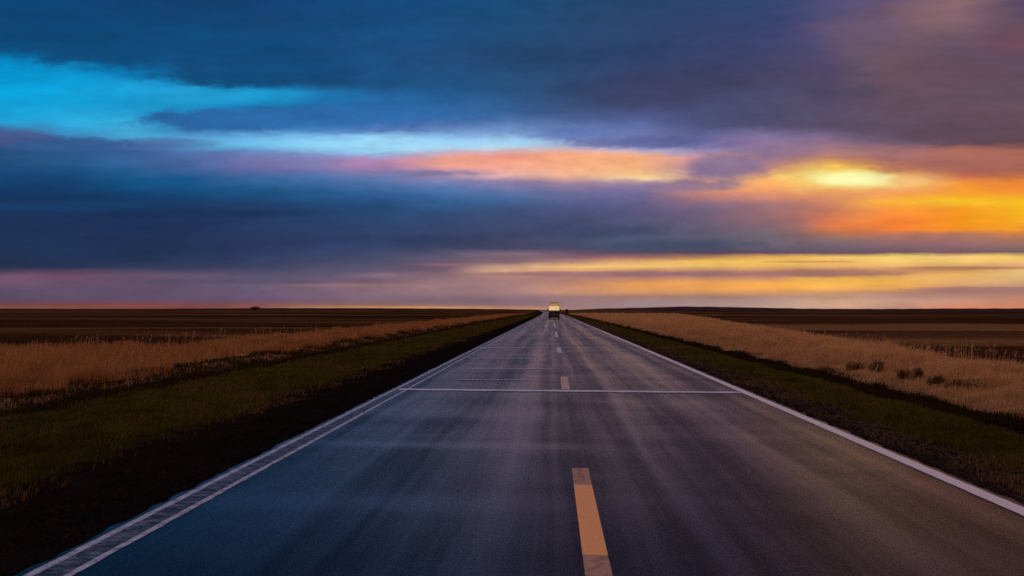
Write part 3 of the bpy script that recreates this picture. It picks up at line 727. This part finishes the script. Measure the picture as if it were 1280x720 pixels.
# ------------------------------------------------------------------ vehicle down the road
m_cream = simple('cream_paint', (0.62, 0.50, 0.36), 0.45)
m_black = simple('dark_paint', (0.006, 0.006, 0.007), 0.6)
m_rub = simple('tyre_rubber', (0.015, 0.015, 0.016), 0.9)
m_rim = simple('steel_rim', (0.18, 0.18, 0.18), 0.4, 0.8)
m_red, qn, qb = material('dull_red_lens'); qb.inputs['Base Color'].default_value = (0.12, 0.01, 0.01, 1); qb.inputs['Roughness'].default_value = 0.25
m_glow, qn, qb = material('pale_glow')  # emission added to give the van's rear its pale bright upper half
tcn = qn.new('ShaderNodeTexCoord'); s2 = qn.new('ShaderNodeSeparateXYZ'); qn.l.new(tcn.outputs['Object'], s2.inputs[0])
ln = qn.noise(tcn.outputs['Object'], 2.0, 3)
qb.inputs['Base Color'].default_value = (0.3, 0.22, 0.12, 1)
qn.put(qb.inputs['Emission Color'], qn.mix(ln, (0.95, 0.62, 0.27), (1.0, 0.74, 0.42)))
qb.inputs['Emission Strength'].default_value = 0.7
m_glow2, qn, qb = material('dim_pale_glow')
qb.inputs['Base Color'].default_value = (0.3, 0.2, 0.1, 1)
qb.inputs['Emission Color'].default_value = (0.80, 0.42, 0.18, 1); qb.inputs['Emission Strength'].default_value = 0.42  # dimmer emission added for the pale band under the roof

TY = 126.0
tq = ray(692.6, 396); tx = tq.x / tq.y * TY
W = 1.96
t = empty('van', (tx, TY, 0.0))
tag(t, 'boxy high van far down the road, glowing pale yellow above a dark lower half', 'van')
L = 5.2
bm = bmesh.new(); box_bm(bm, (0, L / 2, 0.98), (W, L, 0.90), 0.06)
box_bm(bm, (0, L / 2 - 0.1, 0.40), (W * 0.8, L * 0.9, 0.36), 0.02)
body = bm_obj('body', bm, m_black, t)
bm = bmesh.new()   # tapering upper body
sec = [(W / 2, 1.43), (W / 2 - 0.02, 2.3), (W / 2 - 0.16, 2.86), (W / 2 - 0.36, 3.0)]
prof_ = [(-a, b) for a, b in sec] + [(a, b) for a, b in reversed(sec)]
f0 = [bm.verts.new((a, 0.03, b)) for a, b in prof_]; f1 = [bm.verts.new((a * 0.98, L - 0.9, b)) for a, b in prof_]
bm.faces.new(f0); bm.faces.new(list(reversed(f1)))
for i in range(len(prof_)):
    j = (i + 1) % len(prof_); bm.faces.new((f0[j], f0[i], f1[i], f1[j]))
up = bm_obj('upper_body', bm, m_cream, t)
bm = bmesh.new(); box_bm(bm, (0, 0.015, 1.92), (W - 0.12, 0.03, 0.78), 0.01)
pane = bm_obj('rear_glow_pane', bm, m_glow, t)
bm = bmesh.new()
for zz in (1.505, 2.335): box_bm(bm, (0, -0.005, zz), (W - 0.10, 0.03, 0.05), 0.008)
for xx in (-1, 1): box_bm(bm, (xx * (W / 2 - 0.045), -0.005, 1.92), (0.04, 0.03, 0.77), 0.008)
bm_obj('frame', bm, m_cream, pane)
bm = bmesh.new(); box_bm(bm, (0, 0.012, 2.58), (W - 0.42, 0.03, 0.36), 0.01); bm_obj('upper_glow_panel', bm, m_glow2, t)
bm = bmesh.new(); box_bm(bm, (0, -0.08, 0.48), (W * 0.98, 0.18, 0.20), 0.04); bm_obj('bumper', bm, m_black, t)
bm = bmesh.new(); box_bm(bm, (0, -0.012, 0.80), (0.5, 0.02, 0.12), 0.004); bm_obj('number_plate', bm, m_rim, t)
for s in (-1, 1):
    bm = bmesh.new(); box_bm(bm, (s * (W / 2 - 0.13), -0.015, 1.12), (0.14, 0.05, 0.34), 0.015); bm_obj('tail_lamp', bm, m_red, t)
    bm = bmesh.new(); box_bm(bm, (s * (W / 2 + 0.17), L - 1.0, 1.65), (0.17, 0.10, 0.34), 0.03)
    box_bm(bm, (s * (W / 2 + 0.04), L - 1.0, 1.60), (0.14, 0.04, 0.04)); bm_obj('mirror', bm, m_black, t)
    for yw in (0.85, L - 0.9):
        bm = bmesh.new()
        bmesh.ops.create_cone(bm, cap_ends=True, segments=28, radius1=0.36, radius2=0.36, depth=0.26,
                              matrix=mathutils.Matrix.Translation((s * (W / 2 - 0.14), yw, 0.37)) @ mathutils.Matrix.Rotation(R(90), 4, 'Y'))
        wh = bm_obj('wheel', bm, m_rub, t)
        bm = bmesh.new()
        bmesh.ops.create_cone(bm, cap_ends=True, segments=20, radius1=0.20, radius2=0.18, depth=0.03,
                              matrix=mathutils.Matrix.Translation((s * (W / 2 + 0.005), yw, 0.37)) @ mathutils.Matrix.Rotation(R(90), 4, 'Y'))
        bm_obj('rim', bm, m_rim, wh)
bm = bmesh.new(); box_bm(bm, (0, L - 0.45, 1.75), (W * 0.94, 0.9, 0.66), 0.16); bm_obj('cab', bm, m_cream, t)

# ------------------------------------------------------------------ dark roadside sign beyond the van
m_post = simple('dark_galvanised_post', (0.010, 0.008, 0.010), 0.9)
SY = 195.0; sx = 4.2 + float(bend(SY))
s_ = empty('road_sign', (sx, SY, float(ground_z(np.array([sx]), np.array([SY]))[0])))
tag(s_, 'small dark sign on a short post at the road edge right of the van', 'road sign')
bm = bmesh.new(); box_bm(bm, (0, 0, 0.55), (0.12, 0.10, 1.12), 0.01); bm_obj('post', bm, m_post, s_)
bm = bmesh.new(); box_bm(bm, (0, -0.07, 1.30), (0.74, 0.03, 1.15), 0.01); bm_obj('sign_panel', bm, m_post, s_)

# ------------------------------------------------------------------ render settings
sc.view_settings.view_transform = 'Standard'; sc.view_settings.look = 'None'
sc.view_settings.exposure = 0; sc.view_settings.gamma = 1
sc.view_settings.use_curve_mapping = False
sc.cycles.filter_width = 1.7
sc.cycles.max_bounces = 4
sc.cycles.use_denoising = False
